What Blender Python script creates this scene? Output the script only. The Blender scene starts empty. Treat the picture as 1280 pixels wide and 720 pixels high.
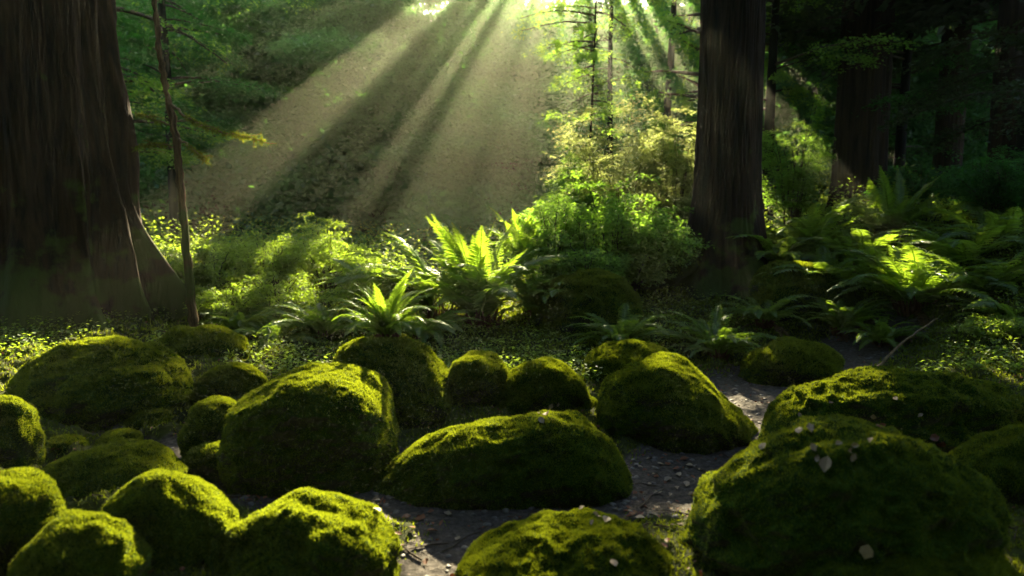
import bpy, math
import numpy as np
from mathutils import Vector, Matrix

RNG = np.random.default_rng(11)
R = math.radians
scn = bpy.context.scene
COL = scn.collection

# ------------------------------------------------------------------ camera model
CAM_H, F = 1.73, 780.0
G = 900 / F
PITCH = math.atan(80 / F)
def ray(px, py):
    cx, cy = (px - 640) / F, -(py - 360) / F
    cp, sp = math.cos(PITCH), math.sin(PITCH)
    d = np.array([cx, cp + cy * sp, -sp + cy * cp])
    return d / np.linalg.norm(d)
def at(px, py, Y):
    d = ray(px, py)
    return np.array([0, 0, CAM_H]) + d * (Y / d[1])

# ------------------------------------------------------------------ noise helpers
def _h(ix, iy, iz, seed):
    n = (ix.astype(np.int64) * 374761393 + iy.astype(np.int64) * 668265263 + iz.astype(np.int64) * 2147483647 + seed * 1274126177) & 0xffffffff
    n = ((n ^ (n >> 13)) * 1274126177) & 0xffffffff
    n = (n ^ (n >> 16)) & 0xffffff
    return n / float(0xffffff)
def vnoise(x, y, z=None, seed=0):
    x = np.asarray(x, float); y = np.asarray(y, float)
    z = np.zeros_like(x) if z is None else np.asarray(z, float)
    x, y, z = np.broadcast_arrays(x, y, z)
    ix, iy, iz = np.floor(x), np.floor(y), np.floor(z)
    fx, fy, fz = x - ix, y - iy, z - iz
    fx, fy, fz = [f * f * f * (f * (f * 6 - 15) + 10) for f in (fx, fy, fz)]
    r = 0
    for a in (0, 1):
        wx = fx if a else 1 - fx
        for b in (0, 1):
            wy = fy if b else 1 - fy
            for c in (0, 1):
                wz = fz if c else 1 - fz
                r = r + _h(ix + a, iy + b, iz + c, seed) * wx * wy * wz
    return r * 2 - 1
def fbm(x, y, z=None, seed=0, octv=4, gain=.5):
    a, s, t = 1.0, 0, 0
    f = 1.0
    for o in range(octv):
        s = s + a * vnoise(x * f, y * f, None if z is None else z * f, seed + o * 17)
        t += a; a *= gain; f *= 2.03
    return s / t
def sstep(v, a, b):
    t = np.clip((v - a) / (b - a), 0, 1)
    return t * t * (3 - 2 * t)

# ------------------------------------------------------------------ sun and the gaps in the leaf roof
AZ, EL = R(5.2), R(27)
SUN = np.array([math.sin(AZ) * math.cos(EL), math.cos(AZ) * math.cos(EL), math.sin(EL)])
def uv(P):
    x, y, z = P[..., 0], P[..., 1], P[..., 2]
    u = x * math.cos(AZ) - y * math.sin(AZ)
    v = z * math.cos(EL) - (x * math.sin(AZ) + y * math.cos(AZ)) * math.sin(EL)
    return u, v
def openness(P):
    """positive where the leaf roof has a gap letting the sun through"""
    u, v = uv(P)
    ph = np.degrees(np.arctan2(u, 1.54 - v))
    rho = np.hypot(u, 1.54 - v)
    L = np.interp(ph, [-75, -63, -59.5, -50, -47.5, -44.5, -42, -34, -31.5, -29, -23, -20.5, -18.5, -13, -10.5, -8, 14, 20, 25, 30, 36, 42, 48, 62],
                  [0, .2, 1.0, .95, .1, .1, 1.0, 1.1, 1.0, 1.1, 1.15, 1.0, 1.1, 1.0, .7, .85, 1.0, .95, .8, .9, .6, .95, .55, 0])
    L = L + .70 * vnoise(ph * .42 + 3.75, 0 * ph, seed=15) - .26 * (ph < -10) * (ph > -43)
    L = L - 1.7 * np.exp(-((v + 3.1) / .5) ** 2) * (ph < -49)
    L = L + .38 * np.exp(-((ph + 21) / 12) ** 4 - ((v + 3.3) / 1.0) ** 4) + .30 * np.exp(-((ph - 26) / 8) ** 2 - ((v + 2.7) / .6) ** 2)
    L = L - 1.0 * (1 - sstep(v, -6.0, -5.2)) * (ph < -7) - .9 * np.exp(-((ph + 16) / 6) ** 2) * (1 - sstep(v, -5.6, -5.0))
    L = L * (1 - sstep(v, -.3, .5) * (1 - sstep(-ph, 49, 53)))
    L = L * sstep(v, -8.6, -7.6) - .4 * (1 - sstep(v, -8.6, -7.6)) - .5 * sstep(v, 1.2, 2.0)
    n = vnoise(u * 1.4 + 3.3, v * 1.4 + 8.1, seed=5) * .6 + vnoise(u * 3.4, v * 3.4, seed=9) * .4
    L = L - .3 * sstep(ph, -9, -6) * (1 - sstep(ph, 8, 11)) * sstep(v, -2.9, -2.0)
    L = L - .35 * np.exp(-((ph - 5) / 3) ** 2) * sstep(v, -2.2, -1.8)
    return L - (.5 + .5 * n)

# ------------------------------------------------------------------ terrain
BED = np.array([(-2.5, 4.4), (-1.4, 4.15), (0, 3.85), (1.1, 4.1), (2.0, 5.3), (2.65, 6.6), (4.85, 8.2)])
BED2 = np.array([(-.35, 1.5), (-.25, 2.6), (0.1, 3.85)])
BED3 = np.array([(-2.9, 3.6), (-2.2, 4.4), (-3.6, 5.1)])
def pdist(x, y, P):
    d = np.full(np.broadcast(x, y).shape, 1e9)
    for (ax, ay), (bx, by) in zip(P[:-1], P[1:]):
        vx, vy = bx - ax, by - ay
        t = np.clip(((x - ax) * vx + (y - ay) * vy) / (vx * vx + vy * vy), 0, 1)
        d = np.minimum(d, np.hypot(x - ax - t * vx, y - ay - t * vy))
    return d
def beddist(x, y):
    return np.minimum(np.minimum(pdist(x, y, BED), pdist(x, y, BED2) + .1), pdist(x, y, BED3) + .45)
def H(x, y):
    x = np.asarray(x, float); y = np.asarray(y, float)
    z = .14 * sstep(beddist(x, y), .35, 1.6); x = x / G
    z = z + .62 * sstep(y, 6.5, 14) + 13 * sstep(y, 19, 72) 
    z = z + 1.35 * sstep(x - .08 * y, 2.4, 6.5) * sstep(y, 4.5, 9.5)
    z = z + .25 * sstep(-x, 2.5, 6) + 5 * sstep(-x, 10, 26) + 6 * sstep(x, 13, 28) + 7 * sstep(-y, 5, 18)  # rise behind the camera is added, out of view, to block low sky light
    z = z + .10 * fbm(x * .55, y * .55, seed=3, octv=3) * sstep(beddist(x * G, y), .3, 1.2)
    return z
def hgt(x, y): return float(H(np.array([x]), np.array([y]))[0])
def ground(px, py):
    d = ray(px, py); o = np.array([0, 0, CAM_H])
    t = np.arange(1.5, 60, .02)
    P = o + t[:, None] * d
    k = np.argmax(P[:, 2] < H(P[:, 0], P[:, 1]))
    return P[k]

# ------------------------------------------------------------------ mesh accumulator
class Acc:
    def __init__(s): s.v = []; s.f = []; s.n = 0
    def add(s, V, Fc):
        V = np.asarray(V, np.float32).reshape(-1, 3); Fc = np.asarray(Fc, np.int64)
        if len(V) == 0 or len(Fc) == 0: return
        s.v.append(V); s.f.append(Fc + s.n); s.n += len(V)
    def tube(s, pts, rad, n=8):
        pts = np.asarray(pts, float); rad = np.asarray(rad, float) * np.ones(len(pts))
        T = np.gradient(pts, axis=0); T /= np.linalg.norm(T, axis=1)[:, None] + 1e-9
        up = np.array([0, 0, 1.0]) if abs(T[0, 2]) < .8 else np.array([1.0, 0, 0])
        A = np.cross(T, up); A /= np.linalg.norm(A, axis=1)[:, None] + 1e-9
        B = np.cross(T, A)
        th = np.linspace(0, 2 * np.pi, n, endpoint=False)
        V = pts[:, None] + rad[:, None, None] * (np.cos(th)[None, :, None] * A[:, None] + np.sin(th)[None, :, None] * B[:, None])
        m = len(pts); i = np.arange(m - 1)[:, None]; j = np.arange(n)[None]
        a = i * n + j; b = i * n + (j + 1) % n
        s.add(V, np.stack([a, b, b + n, a + n], -1).reshape(-1, 4))
        s.add(V[-1], [list(range(n))]) if n == 4 else None
    def scatter(s, tv, tf, P, X, Y, Z, sc):
        """template tv,tf placed at P with axes X,Y,Z and scale sc"""
        if len(P) == 0: return
        tv = np.asarray(tv, float); tf = np.asarray(tf)
        sc = np.asarray(sc, float)
        if sc.ndim == 1: sc = sc[:, None]
        V = P[:, None] + (tv[None, :, 0, None] * X[:, None] + tv[None, :, 1, None] * Y[:, None] + tv[None, :, 2, None] * Z[:, None]) * sc[:, None]
        Fc = tf[None] + (np.arange(len(P)) * len(tv))[:, None, None]
        s.add(V, Fc.reshape(-1, tf.shape[1]))
    def mesh(s, name, smooth=True):
        me = bpy.data.meshes.new(name)
        V = np.concatenate(s.v)
        me.vertices.add(len(V)); me.vertices.foreach_set('co', V.ravel())
        loops = np.concatenate([f.ravel() for f in s.f]).astype(np.int32)
        tot = np.concatenate([np.full(len(f), f.shape[1]) for f in s.f]).astype(np.int32)
        st = np.concatenate([[0], np.cumsum(tot)[:-1]]).astype(np.int32)
        me.loops.add(len(loops)); me.loops.foreach_set('vertex_index', loops)
        me.polygons.add(len(tot)); me.polygons.foreach_set('loop_start', st); me.polygons.foreach_set('loop_total', tot)
        me.polygons.foreach_set('use_smooth', np.full(len(tot), smooth))
        me.update(calc_edges=True)
        return me

def link(name, me, mat, parent=None, loc=(0, 0, 0)):
    o = bpy.data.objects.new(name, me); COL.objects.link(o)
    if me is not None and mat is not None and len(me.materials) == 0: me.materials.append(mat)
    o.location = loc
    if parent: o.parent = parent
    return o
def tag(o, label=None, cat=None, group=None, kind=None):
    if label: o['label'] = label
    if cat: o['category'] = cat
    if group: o['group'] = group
    if kind: o['kind'] = kind
    return o
def empty(name, loc=(0, 0, 0), rz=0):
    o = bpy.data.objects.new(name, None); COL.objects.link(o); o.location = loc; o.rotation_euler = (0, 0, rz)
    o.empty_display_size = .2
    return o

# ------------------------------------------------------------------ materials
def newmat(name):
    m = bpy.data.materials.new(name); m.use_nodes = True
    nt = m.node_tree; nt.nodes.clear()
    return m, nt, nt.nodes, nt.links
def N(nt, t, **kw):
    n = nt.nodes.new(t)
    for k, v in kw.items():
        if k in n.inputs: n.inputs[k].default_value = v
        else: setattr(n, k, v)
    return n
def ramp(nt, stops):
    n = nt.nodes.new('ShaderNodeValToRGB'); e = n.color_ramp.elements
    while len(e) < len(stops): e.new(.5)
    for el, (p, c) in zip(e, stops): el.position = p; el.color = (*c, 1)
    return n
def leafmat(name, dark, light, trans, tfac=.45, nscale=1.2, rough=.5, gloss=.05):
    m, nt, nodes, L = newmat(name)
    geo = N(nt, 'ShaderNodeNewGeometry'); tc = N(nt, 'ShaderNodeTexCoord')
    noi = N(nt, 'ShaderNodeTexNoise', Scale=nscale, Detail=3.0)
    L.new(geo.outputs['Position'], noi.inputs['Vector'])
    mix = N(nt, 'ShaderNodeMath', operation='MULTIPLY_ADD'); mix.inputs[1].default_value = .55
    L.new(geo.outputs['Random Per Island'], mix.inputs[0])
    mul = N(nt, 'ShaderNodeMath', operation='MULTIPLY'); mul.inputs[1].default_value = .55
    L.new(noi.outputs['Fac'], mul.inputs[0]); L.new(mul.outputs[0], mix.inputs[2])
    r1 = ramp(nt, [(.1, dark), (.85, light)]); L.new(mix.outputs[0], r1.inputs[0])
    r2 = ramp(nt, [(.1, tuple(c * .55 for c in trans)), (.85, trans)]); L.new(mix.outputs[0], r2.inputs[0])
    d = N(nt, 'ShaderNodeBsdfDiffuse'); t = N(nt, 'ShaderNodeBsdfTranslucent'); g = N(nt, 'ShaderNodeBsdfGlossy', Roughness=rough)
    g.inputs['Color'].default_value = (.8, .85, .8, 1)
    L.new(r1.outputs[0], d.inputs[0]); L.new(r2.outputs[0], t.inputs[0])
    a = N(nt, 'ShaderNodeMixShader'); a.inputs[0].default_value = tfac
    L.new(d.outputs[0], a.inputs[1]); L.new(t.outputs[0], a.inputs[2])
    b = N(nt, 'ShaderNodeMixShader'); b.inputs[0].default_value = gloss
    L.new(a.outputs[0], b.inputs[1]); L.new(g.outputs[0], b.inputs[2])
    o = N(nt, 'ShaderNodeOutputMaterial'); L.new(b.outputs[0], o.inputs[0])
    return m
def mossrockmat(name, moss_a, moss_b, bare=.25, stone=(.055, .05, .04)):
    m, nt, nodes, L = newmat(name)
    geo = N(nt, 'ShaderNodeNewGeometry'); tc = N(nt, 'ShaderNodeTexCoord')
    n1 = N(nt, 'ShaderNodeTexNoise', Scale=3.0, Detail=6.0, Roughness=.65); L.new(geo.outputs['Position'], n1.inputs['Vector'])
    n2 = N(nt, 'ShaderNodeTexNoise', Scale=45.0, Detail=4.0, Roughness=.7); L.new(geo.outputs['Position'], n2.inputs['Vector'])
    n3 = N(nt, 'ShaderNodeTexNoise', Scale=14.0, Detail=5.0, Roughness=.7); L.new(geo.outputs['Position'], n3.inputs['Vector'])
    sep = N(nt, 'ShaderNodeSeparateXYZ'); L.new(geo.outputs['Normal'], sep.inputs[0])
    mm = N(nt, 'ShaderNodeMix', data_type='FLOAT'); mm.inputs[0].default_value = .5
    L.new(n1.outputs['Fac'], mm.inputs[2]); L.new(n3.outputs['Fac'], mm.inputs[3])
    cr = ramp(nt, [(.33, (.030, .022, .008)), (.42, moss_a), (.5, tuple((a + b) / 2 for a, b in zip(moss_a, moss_b))), (.66, moss_b)]); L.new(mm.outputs[0], cr.inputs[0])
    sr = ramp(nt, [(.3, tuple(c * .35 for c in stone)), (.7, stone)]); L.new(n2.outputs['Fac'], sr.inputs[0])
    # moss where the rock faces up; bare stone low on the steep sides and in worn patches
    ad = N(nt, 'ShaderNodeMath', operation='MULTIPLY_ADD'); ad.inputs[1].default_value = 1.6; ad.inputs[2].default_value = -.8 - bare
    L.new(n1.outputs['Fac'], ad.inputs[0])
    s2 = N(nt, 'ShaderNodeMath', operation='ADD'); L.new(sep.outputs['Z'], s2.inputs[0]); L.new(ad.outputs[0], s2.inputs[1])
    mr = N(nt, 'ShaderNodeMapRange'); mr.inputs[1].default_value = -.5; mr.inputs[2].default_value = .0
    L.new(s2.outputs[0], mr.inputs[0])
    mc = N(nt, 'ShaderNodeMix', data_type='RGBA'); L.new(mr.outputs[0], mc.inputs[0]); L.new(sr.outputs[0], mc.inputs[6]); L.new(cr.outputs[0], mc.inputs[7])
    bp = N(nt, 'ShaderNodeBump', Strength=.9, Distance=.02); L.new(n2.outputs['Fac'], bp.inputs['Height'])
    p = N(nt, 'ShaderNodeBsdfPrincipled', Roughness=.95); p.inputs['Specular IOR Level'].default_value = .1
    p.inputs['Sheen Weight'].default_value = .25; p.inputs['Sheen Tint'].default_value = (.5, .7, .1, 1); p.inputs['Sheen Roughness'].default_value = .4
    L.new(mc.outputs[2], p.inputs['Base Color']); L.new(bp.outputs[0], p.inputs['Normal'])
    o = N(nt, 'ShaderNodeOutputMaterial'); L.new(p.outputs[0], o.inputs[0])
    return m
def barkmat(name, dark, light, moss=(.05, .07, .012), mlow=1.2, mamt=.5, sc=9):
    m, nt, nodes, L = newmat(name)
    geo = N(nt, 'ShaderNodeNewGeometry')
    mp = N(nt, 'ShaderNodeMapping'); mp.inputs['Scale'].default_value = (1, 1, .07); L.new(geo.outputs['Position'], mp.inputs[0])
    n1 = N(nt, 'ShaderNodeTexNoise', Scale=float(sc), Detail=8.0, Roughness=.7, Distortion=.4); L.new(mp.outputs[0], n1.inputs['Vector'])
    n2 = N(nt, 'ShaderNodeTexNoise', Scale=2.5, Detail=5.0, Roughness=.6); L.new(geo.outputs['Position'], n2.inputs['Vector'])
    cr = ramp(nt, [(.35, dark), (.65, light)]); L.new(n1.outputs['Fac'], cr.inputs[0])
    sep = N(nt, 'ShaderNodeSeparateXYZ'); L.new(geo.outputs['Position'], sep.inputs[0])
    a = N(nt, 'ShaderNodeMapRange'); a.inputs[1].default_value = mlow + 1.5; a.inputs[2].default_value = mlow - .8
    a.inputs[3].default_value = -.12; a.inputs[4].default_value = mamt * .4
    L.new(sep.outputs['Z'], a.inputs[0])
    b = N(nt, 'ShaderNodeMath', operation='ADD'); L.new(n2.outputs['Fac'], b.inputs[0]); L.new(a.outputs[0], b.inputs[1])
    c = N(nt, 'ShaderNodeMapRange'); c.inputs[1].default_value = .54; c.inputs[2].default_value = .64; L.new(b.outputs[0], c.inputs[0])
    mc = N(nt, 'ShaderNodeMix', data_type='RGBA'); L.new(c.outputs[0], mc.inputs[0]); L.new(cr.outputs[0], mc.inputs[6]); mc.inputs[7].default_value = (*moss, 1)
    bp = N(nt, 'ShaderNodeBump', Strength=.8, Distance=.03); L.new(n1.outputs['Fac'], bp.inputs['Height'])
    p = N(nt, 'ShaderNodeBsdfPrincipled', Roughness=.9); p.inputs['Specular IOR Level'].default_value = .15
    L.new(mc.outputs[2], p.inputs['Base Color']); L.new(bp.outputs[0], p.inputs['Normal'])
    o = N(nt, 'ShaderNodeOutputMaterial'); L.new(p.outputs[0], o.inputs[0])
    return m
def plainmat(name, a, b, scale=20., rough=.8, spec=.3, bump=.0):
    m, nt, nodes, L = newmat(name)
    geo = N(nt, 'ShaderNodeNewGeometry'); n1 = N(nt, 'ShaderNodeTexNoise', Scale=scale, Detail=4.0); L.new(geo.outputs['Position'], n1.inputs['Vector'])
    cr = ramp(nt, [(.3, a), (.7, b)]); L.new(n1.outputs['Fac'], cr.inputs[0])
    p = N(nt, 'ShaderNodeBsdfPrincipled', Roughness=rough); p.inputs['Specular IOR Level'].default_value = spec
    L.new(cr.outputs[0], p.inputs['Base Color'])
    if bump:
        bp = N(nt, 'ShaderNodeBump', Strength=bump, Distance=.01); L.new(n1.outputs['Fac'], bp.inputs['Height']); L.new(bp.outputs[0], p.inputs['Normal'])
    o = N(nt, 'ShaderNodeOutputMaterial'); L.new(p.outputs[0], o.inputs[0])
    return m

M_moss_rock = mossrockmat('moss_on_stone', (.008, .030, .003), (.040, .085, .007))
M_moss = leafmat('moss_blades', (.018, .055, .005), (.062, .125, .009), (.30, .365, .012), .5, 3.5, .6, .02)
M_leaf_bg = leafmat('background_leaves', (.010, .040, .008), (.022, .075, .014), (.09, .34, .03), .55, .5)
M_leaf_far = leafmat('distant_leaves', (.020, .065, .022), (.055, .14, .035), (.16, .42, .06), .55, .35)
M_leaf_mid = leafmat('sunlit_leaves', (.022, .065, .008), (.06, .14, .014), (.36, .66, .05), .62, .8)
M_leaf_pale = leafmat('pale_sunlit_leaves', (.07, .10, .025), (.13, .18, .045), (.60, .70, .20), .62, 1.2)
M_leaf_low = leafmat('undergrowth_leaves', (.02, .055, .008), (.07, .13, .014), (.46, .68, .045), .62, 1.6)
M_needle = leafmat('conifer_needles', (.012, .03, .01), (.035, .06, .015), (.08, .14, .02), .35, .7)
M_fern = leafmat('fern_green', (.025, .075, .008), (.07, .15, .012), (.34, .54, .03), .55, 2.0, .4, .05)
M_fern_dead = leafmat('dead_fern', (.07, .03, .012), (.13, .065, .02), (.2, .09, .03), .3, 2.0)
M_bark = barkmat('cedar_bark', (.008, .006, .004), (.048, .029, .014), sc=9)
M_bark_dark = barkmat('dark_cedar_bark', (.004, .003, .0025), (.050, .028, .012), sc=11)
M_bark_right = barkmat('brown_cedar_bark', (.006, .0045, .0035), (.040, .024, .013), sc=10, mlow=.9, mamt=.75)
M_bark_moss = barkmat('mossy_bark', (.015, .010, .007), (.09, .065, .035), mlow=3.5, mamt=.8, sc=14)
M_bark_bg = barkmat('dark_bark', (.006, .006, .004), (.022, .019, .012), mlow=1.5, mamt=.3)
M_twig = plainmat('twig_bark', (.03, .022, .014), (.08, .06, .035), 12)
M_sapbark = barkmat('sapling_bark', (.03, .018, .009), (.19, .12, .055), mlow=2.0, mamt=.3, sc=22)
M_saptwig = plainmat('pale_dead_wood', (.10, .07, .035), (.26, .19, .10), 30)
M_litter = leafmat('dry_leaf', (.16, .11, .06), (.42, .34, .24), (.3, .22, .12), .2, 6, .5, .05)
M_litter_red = leafmat('red_brown_leaf', (.10, .03, .015), (.22, .08, .03), (.25, .08, .03), .25, 6, .5, .05)
M_pebble = plainmat('pebble', (.05, .047, .042), (.16, .15, .135), 25, .55, .4, .3)

def groundmat():
    m, nt, nodes, L = newmat('forest_floor')
    geo = N(nt, 'ShaderNodeNewGeometry'); at_ = N(nt, 'ShaderNodeAttribute', attribute_name='bed')
    n1 = N(nt, 'ShaderNodeTexNoise', Scale=2.2, Detail=6.0, Roughness=.6); L.new(geo.outputs['Position'], n1.inputs['Vector'])
    n2 = N(nt, 'ShaderNodeTexNoise', Scale=30.0, Detail=6.0, Roughness=.75); L.new(geo.outputs['Position'], n2.inputs['Vector'])
    vo = N(nt, 'ShaderNodeTexVoronoi', Scale=22.0); L.new(geo.outputs['Position'], vo.inputs['Vector'])
    soil = ramp(nt, [(.3, (.025, .020, .016)), (.5, (.065, .055, .045)), (.72, (.13, .115, .095))]); L.new(n2.outputs['Fac'], soil.inputs[0])
    moss = ramp(nt, [(.35, (.022, .030, .006)), (.65, (.07, .085, .012))]); L.new(n1.outputs['Fac'], moss.inputs[0])
    ad = N(nt, 'ShaderNodeMath', operation='MULTIPLY_ADD'); ad.inputs[1].default_value = .9; L.new(n1.outputs['Fac'], ad.inputs[0]); L.new(at_.outputs['Fac'], ad.inputs[2])
    mr = N(nt, 'ShaderNodeMapRange'); mr.inputs[1].default_value = .80; mr.inputs[2].default_value = 1.0; L.new(ad.outputs[0], mr.inputs[0])
    mc = N(nt, 'ShaderNodeMix', data_type='RGBA'); L.new(mr.outputs[0], mc.inputs[0]); L.new(moss.outputs[0], mc.inputs[6]); L.new(soil.outputs[0], mc.inputs[7])
    hm = N(nt, 'ShaderNodeMath', operation='ADD'); L.new(n2.outputs['Fac'], hm.inputs[0]); L.new(vo.outputs['Distance'], hm.inputs[1])
    bp = N(nt, 'ShaderNodeBump', Strength=.7, Distance=.02); L.new(hm.outputs[0], bp.inputs['Height'])
    rr = N(nt, 'ShaderNodeMapRange'); rr.inputs[3].default_value = .95; rr.inputs[4].default_value = .8; L.new(mr.outputs[0], rr.inputs[0])
    p = N(nt, 'ShaderNodeBsdfPrincipled'); p.inputs['Specular IOR Level'].default_value = .2
    L.new(rr.outputs[0], p.inputs['Roughness']); L.new(mc.outputs[2], p.inputs['Base Color']); L.new(bp.outputs[0], p.inputs['Normal'])
    o = N(nt, 'ShaderNodeOutputMaterial'); L.new(p.outputs[0], o.inputs[0])
    return m

# ------------------------------------------------------------------ ground
def axis(segs):
    out = []
    for a, b, st in segs: out.append(np.arange(a, b, st))
    return np.concatenate(out + [[segs[-1][1]]])
gx = axis([(-46, -12, 1.0), (-12, -6.5, .2), (-6.5, 6.5, .045), (6.5, 13, .15), (13, 46, 1.0)])
gy = axis([(-25, 0, 1.0), (0, 1.5, .2), (1.5, 9, .04), (9, 16, .1), (16, 72, .8)])
GX, GY = np.meshgrid(gx, gy)
bd = beddist(GX, GY)
bedf = 1 - sstep(bd + .18 * fbm(GX * 2, GY * 2, seed=8), .35, .75)
GZ = H(GX, GY) + .035 * fbm(GX * 4, GY * 4, seed=21, octv=3) * (1 - .7 * bedf) + .008 * fbm(GX * 14, GY * 14, seed=22, octv=2)
bill = 1 - np.abs(fbm(GX * 3.2, GY * 3.2, seed=31, octv=3)) * 2
GZ = GZ + (.06 + .09 * (1 - sstep(GX, -1.8, -1.0)) * sstep(GY, 2.5, 3.5) * (1 - sstep(GY, 7, 9))) * bill * (1 - bedf) * sstep(GY, 1, 3) * (1 - sstep(GY, 12, 16))
def Hs(x, y):  # visible surface height, bilinear in the grid
    i = np.clip(np.searchsorted(gy, y) - 1, 0, len(gy) - 2); j = np.clip(np.searchsorted(gx, x) - 1, 0, len(gx) - 2)
    fy = (y - gy[i]) / (gy[i + 1] - gy[i]); fx = (x - gx[j]) / (gx[j + 1] - gx[j])
    return (GZ[i, j] * (1 - fx) + GZ[i, j + 1] * fx) * (1 - fy) + (GZ[i + 1, j] * (1 - fx) + GZ[i + 1, j + 1] * fx) * fy
ny, nx = GX.shape
ii = np.arange(ny - 1)[:, None] * nx + np.arange(nx - 1)[None]
ga = Acc(); ga.add(np.stack([GX, GY, GZ], -1), np.stack([ii, ii + 1, ii + 1 + nx, ii + nx], -1).reshape(-1, 4))
gm = ga.mesh('ground')
atr = gm.attributes.new('bed', 'FLOAT', 'POINT'); atr.data.foreach_set('value', bedf.ravel().astype(np.float32))
tag(link('ground', gm, groundmat()), kind='structure')

# ------------------------------------------------------------------ boulders
def cubesphere(n):
    t = np.tan(np.linspace(-1, 1, n) * math.pi / 4)
    a, b = np.meshgrid(t, t); o = np.ones_like(a)
    fs = [(o, a, b), (-o, b, a), (b, o, a), (a, -o, b), (a, b, o), (b, a, -o)]
    V = []; Fc = []
    idx = np.arange(n - 1)[:, None] * n + np.arange(n - 1)[None]
    q = np.stack([idx, idx + 1, idx + 1 + n, idx + n], -1).reshape(-1, 4)
    for k, f in enumerate(fs):
        P = np.stack(f, -1).reshape(-1, 3); V.append(P / np.linalg.norm(P, axis=1)[:, None]); Fc.append(q + k * n * n)
    V = np.concatenate(V); Fc = np.concatenate(Fc)
    key = np.round(V * 1e5).astype(np.int64)
    _, first, inv = np.unique(key, axis=0, return_index=True, return_inverse=True)
    return V[first], inv.reshape(-1)[Fc]
CS = {n: cubesphere(n) for n in (36, 64, 96)}
BLADE = np.array([(-.16, 0, 0), (.16, 0, 0), (.10, .12, .6), (0, .32, 1.0), (-.10, .12, .6)])
BLADE_F = np.array([[0, 1, 2], [0, 2, 4], [4, 2, 3]])
BLADE2 = np.array([(-.22, 0, 0), (.22, 0, 0), (0, .3, 1.0)]); BLADE2_F = np.array([[0, 1, 2]])
def randaxes(nrm, spread):
    n = nrm + RNG.normal(0, spread, nrm.shape); n /= np.linalg.norm(n, axis=1)[:, None]
    r = RNG.normal(0, 1, nrm.shape); X = np.cross(n, r); X /= np.linalg.norm(X, axis=1)[:, None] + 1e-9
    return X, np.cross(n, X), n
def tri_sample(V, Fc, count, weight=None):
    T = np.concatenate([Fc[:, [0, 1, 2]], Fc[:, [0, 2, 3]]]) if Fc.shape[1] == 4 else Fc
    a, b, c = V[T[:, 0]], V[T[:, 1]], V[T[:, 2]]
    nn = np.cross(b - a, c - a); ar = np.linalg.norm(nn, axis=1); nn = nn / (ar[:, None] + 1e-12)
    w = ar if weight is None else ar * weight((a + b + c) / 3, nn)
    k = RNG.choice(len(T), count, p=w / w.sum())
    r1, r2 = RNG.random(count), RNG.random(count); f = r1 + r2 > 1; r1[f] = 1 - r1[f]; r2[f] = 1 - r2[f]
    return a[k] + (b - a)[k] * r1[:, None] + (c - a)[k] * r2[:, None], nn[k]
TOTAL = dict(rocks=[])
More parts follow.
